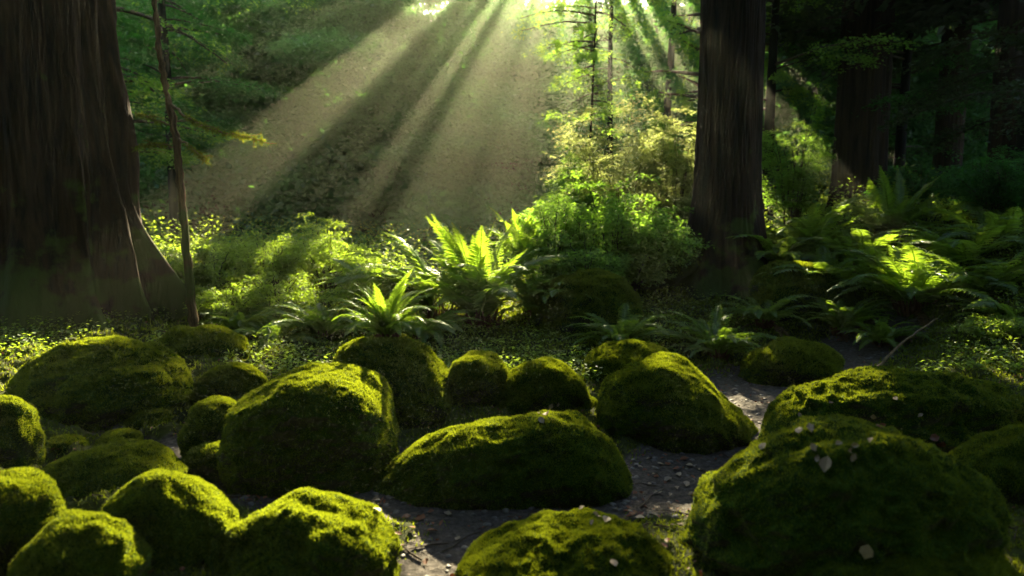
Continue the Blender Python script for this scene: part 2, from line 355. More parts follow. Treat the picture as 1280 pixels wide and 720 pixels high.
def boulder(x0, x1, ytop, ybase, label, pw=2.3, dep=.8, n=64, seed=0, rz=0, name='mossy_boulder', cat='boulder', fuzz=1.0, bump=1.0, tilt=0, sink=.36, Y=None, lean=(0, 0), na=.2, prof=None, dent=None, group=None, mat=None):
    """x0,x1: pixel extent, ytop/ybase: silhouette top and front foot"""
    pxc = (x0 + x1) / 2
    g = ground(pxc, ybase) if Y is None else at(pxc, ybase, Y)
    dist = g[1]
    hw = (x1 - x0) / 2 / F * dist
    b = hw * dep
    for _ in range(4):
        cy = g[1] + b * .75
        hw = (x1 - x0) / 2 / F * cy; b = hw * dep
    c0 = at(pxc, (ytop + ybase) / 2, cy)
    top = at(pxc, ytop, cy)[2]
    foot = min(g[2], hgt(c0[0], cy)) - .02
    hz = (top - foot) / (2 - sink * 2) * 1.02; cz = top - hz
    V, Fc = CS[n]
    s = np.sign(V) * np.abs(V) ** (2.0 / pw)
    V = V / (np.sum(np.abs(V) ** pw, axis=1)[:, None] ** (1 / pw))
    D = V.copy()
    nf = fbm(V[:, 0] * 1.1 + seed * 7.3, V[:, 1] * 1.1 - seed * 3.1, V[:, 2] * 1.1, seed=seed, octv=3)
    V = V * (1 + na * nf)[:, None]
    if lean != (0, 0):
        V[:, 0] += lean[0] * V[:, 2]; V[:, 1] += lean[1] * V[:, 2]
    V = V * np.array([hw, b, hz])
    if rz:
        cr, sr = math.cos(rz), math.sin(rz); V = np.stack([V[:, 0] * cr - V[:, 1] * sr, V[:, 0] * sr + V[:, 1] * cr, V[:, 2]], -1)
    if tilt:
        ct, s_t = math.cos(tilt), math.sin(tilt); V = np.stack([V[:, 0] * ct + V[:, 2] * s_t, V[:, 1], -V[:, 0] * s_t + V[:, 2] * ct], -1)
    # keep extents exact after the noise
    V[:, 0] *= 2 * hw / (V[:, 0].max() - V[:, 0].min()); V[:, 0] -= (V[:, 0].max() + V[:, 0].min()) / 2
    V[:, 2] *= hz / V[:, 2].max()
    up = D[:, 2]
    for (dx, dy, dr, dd) in (dent or []):
        rr = np.hypot(V[:, 0] / hw - dx, V[:, 1] / b - dy)
        V[:, 2] -= dd * hz * np.exp(-(rr / dr) ** 2) * (up > 0)
    c1 = 1 - 2 * np.abs(fbm(V[:, 0] * 4.5 + seed, V[:, 1] * 4.5, V[:, 2] * 4.5, seed=seed + 50, octv=2))
    c2 = 1 - 2 * np.abs(fbm(V[:, 0] * 13 + seed, V[:, 1] * 13, V[:, 2] * 13, seed=seed + 60, octv=2))
    c3 = fbm(V[:, 0] * 32, V[:, 1] * 32, V[:, 2] * 32, seed=seed + 70, octv=2)
    V = V + D * ((.030 * c1 + .013 * c2 + .006 * c3) * bump)[:, None] * min(1.6, max(.45, hw * 1.6))
    if prof:
        pp = np.array(prof, float)
        wx = (pp[:, 0] - pxc) / F * cy; wz = np.array([at(a, b_, cy)[2] for a, b_ in prof]) - cz
        bins = np.linspace(-hw, hw, 49); cur = np.full(49, -hz)
        bi = np.clip(np.round((V[:, 0] + hw) / (2 * hw) * 48).astype(int), 0, 48)
        np.maximum.at(cur, bi, V[:, 2])
        for _ in range(3): cur[1:-1] = (cur[:-2] + cur[1:-1] * 2 + cur[2:]) / 4
        want = np.interp(bins, wx, wz)
        for _ in range(2): want[1:-1] = (want[:-2] + want[1:-1] * 2 + want[2:]) / 4
        dz = np.interp(V[:, 0], bins, want - cur)
        V[:, 2] += dz * np.clip(.35 + .65 * (V[:, 2] / hz + .3) / 1.3, 0, 1)
    acc = Acc(); acc.add(V, Fc)
    loc = (float(c0[0]), float(cy), float(cz))
    o = link(name, acc.mesh(name), mat or M_moss_rock, None, loc)
    tag(o, label, cat, group)
    area = 2.2 * math.pi * hw * max(hz, b)
    cnt = int(min(85000, area * 38000 * fuzz / max(.35, (cy / 5)) ** 1.1))
    def wt(c, nn):
        k = vnoise(c[:, 0] * 6 + seed, c[:, 1] * 6, c[:, 2] * 6, seed=77) 
        return np.clip(nn[:, 2] * 1.0 + .40 + .55 * k, .04, 1) * (c[:, 2] > -hz * .75)
    P, nn = tri_sample(V, Fc, cnt, wt)
    nn = nn + np.array([0, 0, .35])
    X, Yv, Z = randaxes(nn, .45)
    size = RNG.uniform(.008, .020, cnt) * np.clip(cy / 4.5, .8, 1.7)
    m = Acc(); m.scatter(BLADE2, BLADE2_F, P - nn * .002, X, Yv, Z, size)
    link('moss', m.mesh('moss', False), M_moss, o)
    TOTAL['rocks'].append((loc, hw, b, hz, V, Fc, o))
    return o

B = {}
B['r10'] = boulder(862, 1236, 528, 742, 'largest mossy boulder at the right, pale petals on its crown and a bright left rim', 2.15, .62, 96, 3, bump=1.35, lean=(.06, 0), tilt=.03, prof=[(852,705),(866,650),(886,605),(920,574),(960,551),(1010,532),(1070,526),(1130,540),(1180,565),(1215,592),(1240,645)])
B['r12'] = boulder(1000, 1275, 680, 790, 'dark mossy hump along the bottom edge in front of the largest right boulder', 2.3, .6, 64, 4)
B['r9'] = boulder(958, 1275, 460, 572, 'broad low mossy boulder behind the largest right boulder, its left end lit', 2.3, .5, 64, 5, bump=1.2, tilt=.02, prof=[(958,537),(975,507),(1010,481),(1060,466),(1120,460),(1180,463),(1240,478),(1275,500)])
B['r8'] = boulder(746, 940, 446, 556, 'smooth dark mossy boulder with a thin lit edge, right of the long middle rock', 2.2, .8, 64, 6, tilt=.12, prof=[(746,502),(760,475),(790,453),(825,446),(860,451),(890,480),(915,510),(945,542)])
B['r7'] = boulder(462, 790, 512, 628, 'long low rounded rock in the middle of the bed with leaves on its right shoulder', 2.15, .45, 96, 7, bump=.7, tilt=.05, prof=[(440,626),(480,590),(520,552),(560,532),(620,522),(690,514),(730,520),(765,545),(785,575),(792,608)])
B['r6'] = boulder(582, 764, 491, 560, 'flat grey topped rock right behind the long middle rock', 2.6, .5, 36, 8, Y=5.3, bump=.7)
B['r5'] = boulder(620, 738, 448, 520, 'small round rock with a lit arc of moss, behind the long middle rock', 2.1, .8, 64, 9, bump=.6, prof=[(620,497),(635,468),(660,453),(680,448),(705,455),(728,475),(738,500)])
B['r4'] = boulder(552, 645, 444, 512, 'small dark mossy rock in shade between the fern rock and the round rock', 2.3, .9, 36, 10)
B['r3'] = boulder(412, 570, 418, 528, 'mossy boulder with the smaller bright fern behind its top', 2.3, .8, 64, 11, tilt=.06, prof=[(412,452),(425,432),(450,421),(500,420),(535,435),(558,465),(570,508)])
B['r2'] = boulder(292, 492, 459, 612, 'squarish golden green boulder with flat lit top and dark front face', 3.8, .8, 96, 12, bump=1.0, na=.10, sink=.2, dent=[(-.15, .1, .10, .16)], prof=[(292,512),(302,498),(340,476),(380,461),(430,462),(465,474),(484,500),(493,545)])
B['r1'] = boulder(20, 243, 420, 535, 'large shaded mossy boulder at the foot of the giant left trunk', 2.15, .7, 64, 13, prof=[(20,482),(45,452),(90,427),(150,421),(200,437),(225,460),(243,492)])
B['r11'] = boulder(572, 852, 652, 776, 'mossy boulder cut by the bottom edge near the middle', 2.15, .7, 96, 14, bump=1.3, prof=[(572,705),(600,682),(650,662),(700,655),(760,653),(810,665),(850,705)])
B['r13'] = boulder(-90, 78, 602, 740, 'shadowy mossy boulder in the lower left corner', 2.15, .8, 64, 15, bump=1.4)
B['r13b'] = boulder(28, 178, 652, 770, 'lumpy mossy boulder cut by the bottom edge in the left corner', 2.15, .8, 64, 16, bump=1.6)
B['r14'] = boulder(138, 300, 588, 712, 'mossy boulder with domed top between the lower left lumps and the hollow rock', 2.15, .8, 64, 17, bump=1.5, prof=[(135,645),(150,612),(180,593),(215,588),(250,606),(300,655)])
B['r15'] = boulder(262, 496, 622, 760, 'bright yellow green boulder at the bottom left with a dark hollow below', 2.15, .7, 96, 18, bump=1.8, dent=[(.25, 0, .3, .22)], prof=[(262,672),(300,650),(340,632),(375,621),(420,635),(470,650),(497,692)])
B['r16'] = boulder(36, 226, 556, 628, 'low flat mossy rock with dark undercut face at the left', 2.15, .5, 64, 19, prof=[(30,600),(80,571),(130,557),(180,561),(228,592)])
B['r17'] = boulder(240, 338, 457, 512, 'curved mossy ridge of rock left of the golden boulder top', 2.2, .6, 36, 20, tilt=-.1)
B['r18'] = boulder(230, 322, 500, 580, 'sloping mossy stone leaning against the left side of the golden boulder', 2.2, .8, 36, 21, tilt=-.45)
B['r19'] = boulder(160, 216, 514, 542, 'fist sized mossy stone below the shaded left boulder', 2.1, .8, 36, 22, name='mossy_stone', cat='stone')
B['r20'] = boulder(124, 176, 539, 562, 'little lit mossy stone above the flat undercut rock', 2.1, .8, 36, 23, name='mossy_stone', cat='stone')
B['r21'] = boulder(58, 104, 546, 570, 'little dim mossy stone nearest the left edge', 2.1, .8, 36, 24, name='mossy_stone', cat='stone')
B['r26'] = boulder(228, 300, 556, 600, 'mossy stone wedged under the sloping stone by the golden boulder', 2.2, .7, 36, 25, name='mossy_stone', cat='stone')
B['r22'] = boulder(930, 1052, 428, 482, 'low dark mossy mound below the middle right fern', 2.2, .7, 36, 26)
B['r23'] = boulder(728, 846, 430, 488, 'dim mossy mound tucked behind the smooth dark boulder', 2.2, .7, 36, 27)
B['r25'] = boulder(668, 800, 340, 420, 'dark shaded mossy boulder under the bright shrub', 2.2, .8, 36, 28)
B['r24'] = boulder(1196, 1330, 540, 640, 'dim mossy rock at the right edge behind the largest boulder', 2.3, .8, 36, 29)
B['r27'] = boulder(205, 310, 410, 458, 'mossy root hump below the thin sapling', 2.2, .7, 36, 30)
B['r28'] = boulder(-60, 44, 500, 590, 'nearly black mossy rock at the left edge below the giant trunk', 2.3, .8, 36, 31)
B['r29'] = boulder(940, 1060, 330, 400, 'dark mossy hump right of the tall right trunk foot', 2.2, .8, 36, 32)

# ------------------------------------------------------------------ giant trunks
def trunk_mesh(R0, Hh, seed, nth=360, nz=260, flare=1.0, lobes=7, flareH=.7, ridge=.025, taper=.35, extra=None, sink=.3):
    th = np.linspace(0, 2 * np.pi, nth, endpoint=False)
    z = np.concatenate([np.linspace(-sink, 3, int(nz * .6), endpoint=False), np.linspace(3, Hh, nz - int(nz * .6))])
    T, Z = np.meshgrid(th, z)
    cx, sx = np.cos(T), np.sin(T)
    zz = np.maximum(Z, 0)
    lob = .5 + .5 * np.cos(lobes * T + 1.3 * np.sin(2 * T + seed) + .25 * Z) 
    lob = lob ** 1.6
    fl = flare * np.exp(-zz / flareH) * (.35 + .65 * lob)
    rr = R0 * (1 - taper * zz / Hh) * (1 + .06 * lob * np.exp(-zz / 5)) + fl * R0
    rr = rr + R0 * .06 * fbm(cx * 2 + seed, sx * 2, Z * .25, seed=seed, octv=3)
    rid = 1 - 2 * np.abs(fbm(cx * 9 + seed, sx * 9, Z * .55, seed=seed + 4, octv=3))
    rid2 = fbm(cx * 26, sx * 26, Z * 1.6, seed=seed + 9, octv=2)
    rr = rr + ridge * rid + ridge * .5 * rid2
    if extra is not None: rr = rr + extra(T, Z)
    V = np.stack([rr * cx, rr * sx, Z], -1)
    n = nth; m = len(z); i = np.arange(m - 1)[:, None]; j = np.arange(n)[None]
    a = i * n + j; b = i * n + (j + 1) % n
    A = Acc(); A.add(V, np.stack([a, b, b + n, a + n], -1).reshape(-1, 4))
    return A
LEAF = np.array([(0, 0, 0), (.26, .45, .06), (0, 1.0, -.10), (-.26, .45, .06), (0, .5, -.03)])
LEAF_F = np.array([[0, 1, 4], [1, 2, 4], [2, 3, 4], [3, 0, 4]])
LEAFQ = np.array([(0, 0, 0), (.28, .5, .05), (0, 1.0, -.08), (-.28, .5, .05)]); LEAFQ_F = np.array([[0, 1, 2, 3]])
def limb_curve(p0, az, length, rise, droop, n=8, wob=.05):
    t = np.linspace(0, 1, n)
    d = np.array([math.cos(az), math.sin(az), 0])
    P = p0 + np.outer(t * length, d); P[:, 2] += rise * t * length - droop * length * t * t
    P[1:, :] += np.cumsum(RNG.normal(0, wob * length / n, (n - 1, 3)), axis=0)
    return P
def leaves_on(points, dirs, size, acc, per, spread, flat=.35, droop=.2, gap=False, tmpl=0, gap_keep=.010):
    """per leaves round each point"""
    k = len(points) * per
    P = np.repeat(points, per, 0) + RNG.normal(0, spread, (k, 3)) * np.array([1, 1, .45])
    D = np.repeat(dirs, per, 0)
    if gap:
        keep = (openness(P) < 0) | (RNG.random(k) < gap_keep)
        P, D = P[keep], D[keep]; k = len(P)
        if k == 0: return
    nz = np.array([0, 0, 1.0]) + RNG.normal(0, flat, (k, 3)); nz /= np.linalg.norm(nz, axis=1)[:, None]
    Yv = D + RNG.normal(0, .6, (k, 3)); Yv[:, 2] -= droop
    Yv -= nz * np.sum(Yv * nz, 1)[:, None]; Yv /= np.linalg.norm(Yv, axis=1)[:, None] + 1e-9
    X = np.cross(Yv, nz)
    s = RNG.uniform(.65, 1.25, k) * size
    if tmpl == 0: acc.scatter(LEAFQ, LEAFQ_F, P, X, Yv, nz, s)
    else: acc.scatter(LEAF, LEAF_F, P, X, Yv, nz, s)
def crown(trunk_pts, z0, z1, nl, rad, size, seed, twigs=9, per=7, gap=True, droop=.25, rise=.25, conif=False, azr=None, tmpl=0, spread=None, tw=None, gk=.01):
    """returns wood Acc and leaf Acc"""
    W, Lf = Acc(), Acc()
    tz = trunk_pts[:, 2]
    for i in range(nl):
        f = (i + RNG.random()) / nl
        z = z0 + (z1 - z0) * f
        p0 = np.array([np.interp(z, tz, trunk_pts[:, 0]), np.interp(z, tz, trunk_pts[:, 1]), z])
        az = RNG.uniform(0, 2 * np.pi) if azr is None else RNG.uniform(*azr)
        rl = rad * ((1 - f * .75) if conif else math.sin(math.pi * (.18 + .74 * f))) * RNG.uniform(.65, 1.1)
        C = limb_curve(p0, az, rl, rise, droop, 9)
        c_ok = openness(C[3:]) < (.9 if gk > .03 else .05) if gap else np.ones(6, bool)
        if gap and not c_ok.all():
            cut = 3 + int(np.argmin(c_ok)); C = C[:max(cut, 3)]
        W.tube(C, np.linspace(.035, .008, len(C)) * max(.5, rl / 2.5), 5)
        pts = []; drs = []
        for k in range(twigs):
            t = .25 + .75 * (k + RNG.random()) / twigs
            q = np.array([np.interp(t * (len(C) - 1), range(len(C)), C[:, c]) for c in range(3)])
            side = 1 if k % 2 else -1
            a2 = az + side * RNG.uniform(.5, 1.1)
            tl = rl * .42 * (1.15 - t) + .18
            T = limb_curve(q, a2, tl, .05, .35, 6)
            pts.append(T); drs.append(np.gradient(T, axis=0))
        pts = np.concatenate(pts); drs = np.concatenate(drs); drs /= np.linalg.norm(drs, axis=1)[:, None] + 1e-9
        leaves_on(pts, drs, size, Lf, per, spread or size * .9, gap=gap, tmpl=tmpl, droop=.5 if conif else .2, gap_keep=gk)
    return W, Lf
def build_tree(name, label, cat, trunk_obj_fn, W, Lf, leafm, woodm, loc, group=None):
    root = empty(name, loc); tag(root, label, cat, group)
    return root

def giant(label, base, R0, Hh, seed, mat, crown_kw, rough_kw, name='cedar_tree', rz=0):
    root = empty(name, (base[0], base[1], base[2])); tag(root, label, 'tree')
    T = trunk_mesh(R0, Hh, seed, **rough_kw)
    link('trunk', T.mesh('trunk'), mat, root)
    tp = np.array([[base[0], base[1], base[2]], [base[0], base[1], base[2] + Hh]])
    W, Lf = crown(tp, **crown_kw)
    off = (-base[0], -base[1], -base[2])
    link('branch', W.mesh('branch'), M_twig, root, off)
    link('crown', Lf.mesh('crown', False), M_needle, root, off)
    return root

def left_butt(T, Z):
    # buttress ridges running down the side that faces the clearing
    zz = np.maximum(Z, 0)
    r = 0
    for c, w, a in ((R(-34), .13, .40), (R(-14), .09, .30), (R(4), .10, .42), (R(24), .12, .34), (R(-62), .16, .26)):
        d = np.angle(np.exp(1j * (T - c - .05 * zz)))
        r = r + a * np.exp(-(d / w) ** 2) * (np.exp(-zz / .75) * 1.5 + np.exp(-zz / 3) * .6 + .2) * (1 + .25 * np.sin(zz * 2.3 + c * 5))
    return r
lb = np.array([-6.6, 8.6, hgt(-5.8, 8.3) - .05])
giant('giant dark cedar trunk filling the left edge with lit buttress ridges', lb, 1.09, 13.6, 2, M_bark_dark,
      dict(z0=8.0, z1=12.8, nl=46, rad=6.5, size=.36, seed=1, twigs=10, per=5, gap=False, conif=False, rise=.05, droop=.1, spread=.3),
      dict(nth=420, nz=300, flare=.30, lobes=8, flareH=.9, ridge=.045, extra=left_butt))
rb_ = ground(905, 372); rb_[1] += .7; rb_[2] = hgt(rb_[0], rb_[1]) - .02
rb_[0] = (905 - 640) / F * rb_[1]
RW = 37.5 / F * rb_[1]
giant('tall cedar trunk right of centre with a mossy flared foot', rb_, RW * .97, 13.0 - rb_[2], 5, M_bark_right,
      dict(z0=7.8, z1=12.6, nl=46, rad=6.0, size=.36, seed=2, twigs=10, per=5, gap=False, rise=.05, droop=.1, spread=.3),
      dict(nth=340, nz=280, flare=1.1, lobes=6, flareH=.5, ridge=.03, taper=.12, extra=lambda T, Z: RW * (.42 * np.exp(-np.maximum(Z, 0) / 1.3) + .5 * np.exp(-np.maximum(Z, 0) / .4)) * (.75 + .25 * np.cos(5 * T + 1))))
def root_tube(parent, base, pts, rad):
    A = Acc(); t = np.linspace(0, 1, 26)
    P = np.array(pts, float); tt = np.linspace(0, 1, len(P))
    Q = np.stack([np.interp(t, tt, P[:, c]) for c in range(3)], -1)
    for _ in range(3): Q[1:-1] = (Q[:-2] + Q[1:-1] * 2 + Q[2:]) / 4
    Q[:, :2] += RNG.normal(0, .008, (26, 2))
    rr = np.linspace(rad, rad * .3, 26) * (1 + .12 * RNG.normal(0, 1, 26))
    A.tube(Q, rr, 12)
    V = np.concatenate(A.v); F4 = A.f[0]
    o = link('root', A.mesh('root'), M_bark_moss, parent, tuple(-np.array(base)))
    P_, nn = tri_sample(V, F4, 3500, lambda c, n_: np.clip(n_[:, 2] + .3, .02, 1))
    X, Yv, Z = randaxes(nn, .4); m = Acc(); m.scatter(BLADE2, BLADE2_F, P_, X, Yv, Z, RNG.uniform(.02, .045, len(P_)))
    link('moss', m.mesh('moss', False), M_moss, o)
rtree = [o for o in COL.objects if o.name.startswith('cedar_tree')][-1]
def rootpt(px, py, Y, dz=0): p = at(px, py, Y); return (p[0], p[1], p[2] + dz)
gy_ = rb_[1]
root_tube(rtree, rb_, [rootpt(872, 300, gy_ - .35), rootpt(855, 335, gy_ - .55), rootpt(828, 352, gy_ - .6), rootpt(790, 358, gy_ - .7), rootpt(740, 352, gy_ - .5), rootpt(700, 362, gy_ - .4)], .19)
root_tube(rtree, rb_, [rootpt(950, 310, gy_ - .3), rootpt(975, 345, gy_ - .7), rootpt(1010, 372, gy_ - 1.2), rootpt(1040, 400, gy_ - 1.9)], .16)
lg = [('rear cedar trunk standing behind the right ferns', 1068, 17.5, 28.5, 7, 'cedar_tree'),
      ('narrow dim trunk between the rear cedar and the right edge', 1176, 19.0, 14.5, 9, 'cedar_tree'),
      ('blackish trunk at the far upper right corner', 1262, 15.0, 30, 10, 'cedar_tree')]
for lab, px, Y, hwpx, sd, nm in lg:
    x = (px - 640) / F * Y; z = hgt(x, Y) - .1
    giant(lab, np.array([x, Y, z]), hwpx / F * Y, 13.2 - z, sd, M_bark,
          dict(z0=6.8, z1=12.8, nl=34, rad=5.0, size=.30, seed=sd, twigs=9, per=5, gap=True, rise=.05, droop=.15, spread=.3),
          dict(nth=200, nz=160, flare=.3, lobes=6, flareH=.6, ridge=.025, taper=.15))

# ------------------------------------------------------------------ thin sapling on the left
def smooth_path(pts, n=40, it=3):
    P = np.array(pts, float); tt = np.linspace(0, 1, len(P)); t = np.linspace(0, 1, n)
    Q = np.stack([np.interp(t, tt, P[:, c]) for c in range(3)], -1)
    for _ in range(it): Q[1:-1] = (Q[:-2] + Q[1:-1] * 2 + Q[2:]) / 4
    return Q
SY = 7.7
sb = at(243, 412, SY)
sap = empty('sapling', tuple(sb)); tag(sap, 'thin crooked dead sapling with one mossy side branch beside the giant trunk', 'sapling')
so = tuple(-sb)
sp = smooth_path([at(244, 425, SY), at(241, 395, SY), at(236, 340, SY + .02), at(231, 285, SY), at(225, 220, SY - .03), at(219, 165, SY), at(209, 118, SY), at(200, 70, SY), at(196, 30, SY + .05), at(190, -30, SY + .1), at(184, -160, SY + .2)], 70, 2)
A = Acc(); sp[1:, :2] += RNG.normal(0, .006, (69, 2)); A.tube(sp, np.linspace(.060, .024, 70) * (1 + .12 * RNG.normal(0, 1, 70)), 9)
st = link('trunk', A.mesh('trunk'), M_sapbark, sap, so)
def moss_fringe(path, count, ln, acc):
    k = RNG.integers(0, len(path), count); P = path[k] + RNG.normal(0, .012, (count, 3))
    D = RNG.normal(0, .5, (count, 3)); D[:, 2] -= .3; D /= np.linalg.norm(D, axis=1)[:, None]
    X = np.cross(D, RNG.normal(0, 1, (count, 3))); X /= np.linalg.norm(X, axis=1)[:, None]
    acc.scatter(BLADE2 * np.array([.5, 1, 1]), BLADE2_F, P, X, np.cross(D, X), D, RNG.uniform(.4, 1.2, count) * ln)
mf = Acc(); moss_fringe(sp[:60], 900, .03, mf); link('moss', mf.mesh('moss', False), M_moss, st)
for br, th, fr in (([at(211, 128, SY), at(226, 142, SY - .05), at(243, 152, SY - .1), (at(262, 162, SY - .15)), at(295, 168, SY - .2), at(326, 176, SY - .2)], .020, 2800),
                   ([at(218, 160, SY), at(200, 152, SY + .05), at(184, 146, SY + .1), at(170, 142, SY + .1)], .013, 500),
                   ([at(222, 185, SY), at(205, 181, SY + .05), at(188, 180, SY), at(172, 184, SY)], .013, 700),
                   ([at(222, 172, SY), at(236, 182, SY - .1), at(250, 194, SY - .12), at(258, 199, SY - .1)], .015, 900)):
    P = smooth_path(br, 22, 2); P[2:] += RNG.normal(0, .008, (20, 3))
    A = Acc(); A.tube(P, np.linspace(th, th * .3, 22), 6)
    tips = []
    for q in range(7 if th > .018 else 3):   # small hanging twiglets
        k = RNG.integers(7, 21); e = P[k] + np.array([RNG.uniform(-.05, .22), RNG.uniform(-.1, .1), RNG.uniform(-.12, .06)])
        Q = smooth_path([P[k], (P[k] + e) / 2 + RNG.normal(0, .01, 3), e], 8, 1); A.tube(Q, np.linspace(th * .35, .003, 8), 4); tips.append(Q)
    b = link('branch', A.mesh('branch'), M_saptwig, sap, so)
    m = Acc(); moss_fringe(P[6:], fr // 2, .055, m)
    for Q in tips: moss_fringe(Q, 60, .03, m)
    link('moss', m.mesh('moss', False), M_moss, b)

# ------------------------------------------------------------------ trees of the middle distance
def tree(label, x, y, rad, Hh, seed, leafm, z0, nl, crad, size, twigs=10, per=6, name='forest_tree', conif=False, bend=.3, gap=True, droop=.25, rise=.2, cat='tree', azr=None, tmpl=0, spread=None, z1=None, gk=.01):
    zb = hgt(x, y) - .1
    t = np.linspace(0, 1, 24)
    P = np.stack([x + bend * np.sin(t * 2.2 + seed) * t, y + bend * .5 * np.sin(t * 3 + seed * 2) * t, zb + t * Hh], -1)
    root = empty(name, (x, y, zb)); tag(root, label, cat); off = (-x, -y, -zb)
    A = Acc(); A.tube(P, np.linspace(rad, rad * .25, 24) * (1 + .4 * np.exp(-t * 30)), 14)
    link('trunk', A.mesh('trunk'), M_bark_bg, root, off)
    W, Lf = crown(P, z0, z1 or zb + Hh, nl, crad, size, seed, twigs, per, gap, droop, rise, conif, azr, tmpl, spread, gk=gk)
    link('branch', W.mesh('branch'), M_twig, root, off)
    link('crown', Lf.mesh('crown', False), leafm, root, off)
    return root
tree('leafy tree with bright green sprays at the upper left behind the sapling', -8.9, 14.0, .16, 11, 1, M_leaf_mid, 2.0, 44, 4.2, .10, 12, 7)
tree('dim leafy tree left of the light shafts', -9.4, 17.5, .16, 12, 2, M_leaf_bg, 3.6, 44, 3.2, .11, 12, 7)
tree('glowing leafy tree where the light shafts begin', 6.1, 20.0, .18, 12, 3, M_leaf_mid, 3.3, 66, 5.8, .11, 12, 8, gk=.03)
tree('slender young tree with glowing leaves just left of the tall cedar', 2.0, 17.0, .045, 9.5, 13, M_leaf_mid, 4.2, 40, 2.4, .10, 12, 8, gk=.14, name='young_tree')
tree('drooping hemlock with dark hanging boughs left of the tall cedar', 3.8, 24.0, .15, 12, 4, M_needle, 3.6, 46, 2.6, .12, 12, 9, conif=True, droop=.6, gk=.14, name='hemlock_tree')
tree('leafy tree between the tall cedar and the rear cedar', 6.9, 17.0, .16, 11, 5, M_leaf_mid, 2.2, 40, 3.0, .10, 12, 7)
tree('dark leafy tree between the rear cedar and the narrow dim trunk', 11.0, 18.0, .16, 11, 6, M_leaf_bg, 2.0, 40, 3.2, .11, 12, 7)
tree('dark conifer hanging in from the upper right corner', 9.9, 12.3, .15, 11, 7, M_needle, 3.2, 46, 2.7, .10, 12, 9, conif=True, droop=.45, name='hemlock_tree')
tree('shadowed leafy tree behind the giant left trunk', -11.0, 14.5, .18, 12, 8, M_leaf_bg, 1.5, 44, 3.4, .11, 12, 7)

for lab, x, y in (('unseen tree added at the back of the viewpoint to block skylight, left', -4.5, -3.5), ('unseen tree added at the back of the viewpoint to block skylight, right', 4.5, -4.0), ('unseen tree added well behind the viewpoint to block skylight', 0.3, -8.0), ('unseen tree added beside the viewpoint on the left bank to block skylight', -8.5, 1.5), ('unseen tree added beside the viewpoint on the right bank to block skylight', 9.0, 2.0)):  # unseen trees added round the camera to keep skylight off the rock fronts
    tree(lab, x, y, .35, 12.5, 3, M_needle, 3.0, 60, 5.6, .36, 11, 6, gap=False, spread=.35, droop=.1)
# far woodland, one mass
FW, FL = Acc(), Acc()
k = 0
for row, (yy, step) in enumerate(((24, 4.6), (28, 4.4), (33, 4.6), (39, 3.6), (44, 3.2))):
    for x in np.arange(-22, 26, step):
        x = x + RNG.uniform(-1, 1); y = yy + RNG.uniform(-1.5, 1.5); zb = hgt(x, y) - .2
        uu = x * math.cos(AZ) - y * math.sin(AZ)
        if y < 35 and -3.9 < uu < 3.2: x += (-4.1 - uu) if uu < -.4 else (3.5 - uu)
        zb = hgt(x, y) - .2; zt = 13.4 if y < 31 else 18.0
        Hh = zt - zb; t = np.linspace(0, 1, 10)
        P = np.stack([x + .4 * np.sin(t * 2 + k), y + 0 * t, zb + t * Hh], -1)
        if k % 3 == 0 and not (-.66 < x / y < .12): FW.tube(P, np.linspace(RNG.uniform(.12, .34), .08, 10), 8)
        W, Lf = crown(P, zb + .6 + RNG.uniform(0, 1.0), zb + Hh, 44 if y < 31 else 64, 4.4, .22, k, 10, 7, True, .3, .2, False, spread=.28)
        if Lf.v: FL.v += Lf.v; FL.f += [f + FL.n for f in Lf.f]; FL.n += Lf.n
        k += 1
def clump(acc, c, r, n, size, gk=.006):
    D = RNG.normal(0, 1, (n, 3)); D /= np.linalg.norm(D, axis=1)[:, None]; D[:, 2] = np.abs(D[:, 2]) * 1.2 - .2
    P = np.array(c) + D * np.array(r) * RNG.uniform(.55, 1.1, n)[:, None]
    P += .25 * np.stack([vnoise(P[:, 0] * 2, P[:, 1] * 2, P[:, 2] * 2, seed=q) for q in (1, 2, 3)], -1)
    leaves_on(P, D, size, acc, 1, .05, flat=.6, gap=True, gap_keep=gk)
for x in np.arange(-24, 28, 1.7):
    for yy in (21.5, 26, 31, 37):
        xx = x + RNG.uniform(-1, 1); y = yy + RNG.uniform(-2, 2)
        if abs(xx - .08 * y) < 1.6 and y < 23: continue
        clump(FL, (xx, y, hgt(xx, y) + .3), (RNG.uniform(1.3, 2.2), 1.3, RNG.uniform(1.4, 3.6)), 800, .27)
for q in range(300):
    xx, y, z = RNG.uniform(-26, 30), RNG.uniform(34, 45), RNG.uniform(6, 17.5)
    clump(FL, (xx, y, z), (2.2, 1.5, 1.6), 700, .33)
for q in range(420):   # woods high on the far slope
    y = RNG.uniform(50, 66); xx = RNG.uniform(-.72, .78) * y; g_ = hgt(xx, y); z = RNG.uniform(g_ + .5, max(22.3, g_ + 1.5))
    pxx = 640 + F * xx / y; pyy = 280 - F * (z - CAM_H) / y
    if RNG.random() < .8 * math.exp(-((pxx - 672) / 50) ** 2 - ((pyy + 10) / 36) ** 2): continue
    clump(FL, (xx, y, z), (3.0, 2.0, 2.3), 750, .46)
for xx in np.arange(-38, 42, 13):
    xx = xx + RNG.uniform(-1.5, 1.5); y = RNG.uniform(50, 64); zb = hgt(xx, y) - .3; t = np.linspace(0, 1, 8)
    FW.tube(np.stack([xx + .5 * np.sin(t * 2 + xx), y + 0 * t, zb + t * max(4, 22.5 - zb)], -1), np.linspace(.4, .15, 8), 8)
fw = empty('distant_woodland', (0, 23, 0)); tag(fw, 'dark mass of distant woods closing the clearing behind the light shafts', 'woodland', kind='stuff')
tag(link('trunks', FW.mesh('trunks'), M_bark_bg, fw, (0, -23, 0)), kind='stuff')
tag(link('foliage', FL.mesh('foliage', False), M_leaf_far, fw, (0, -23, 0)), kind='stuff')

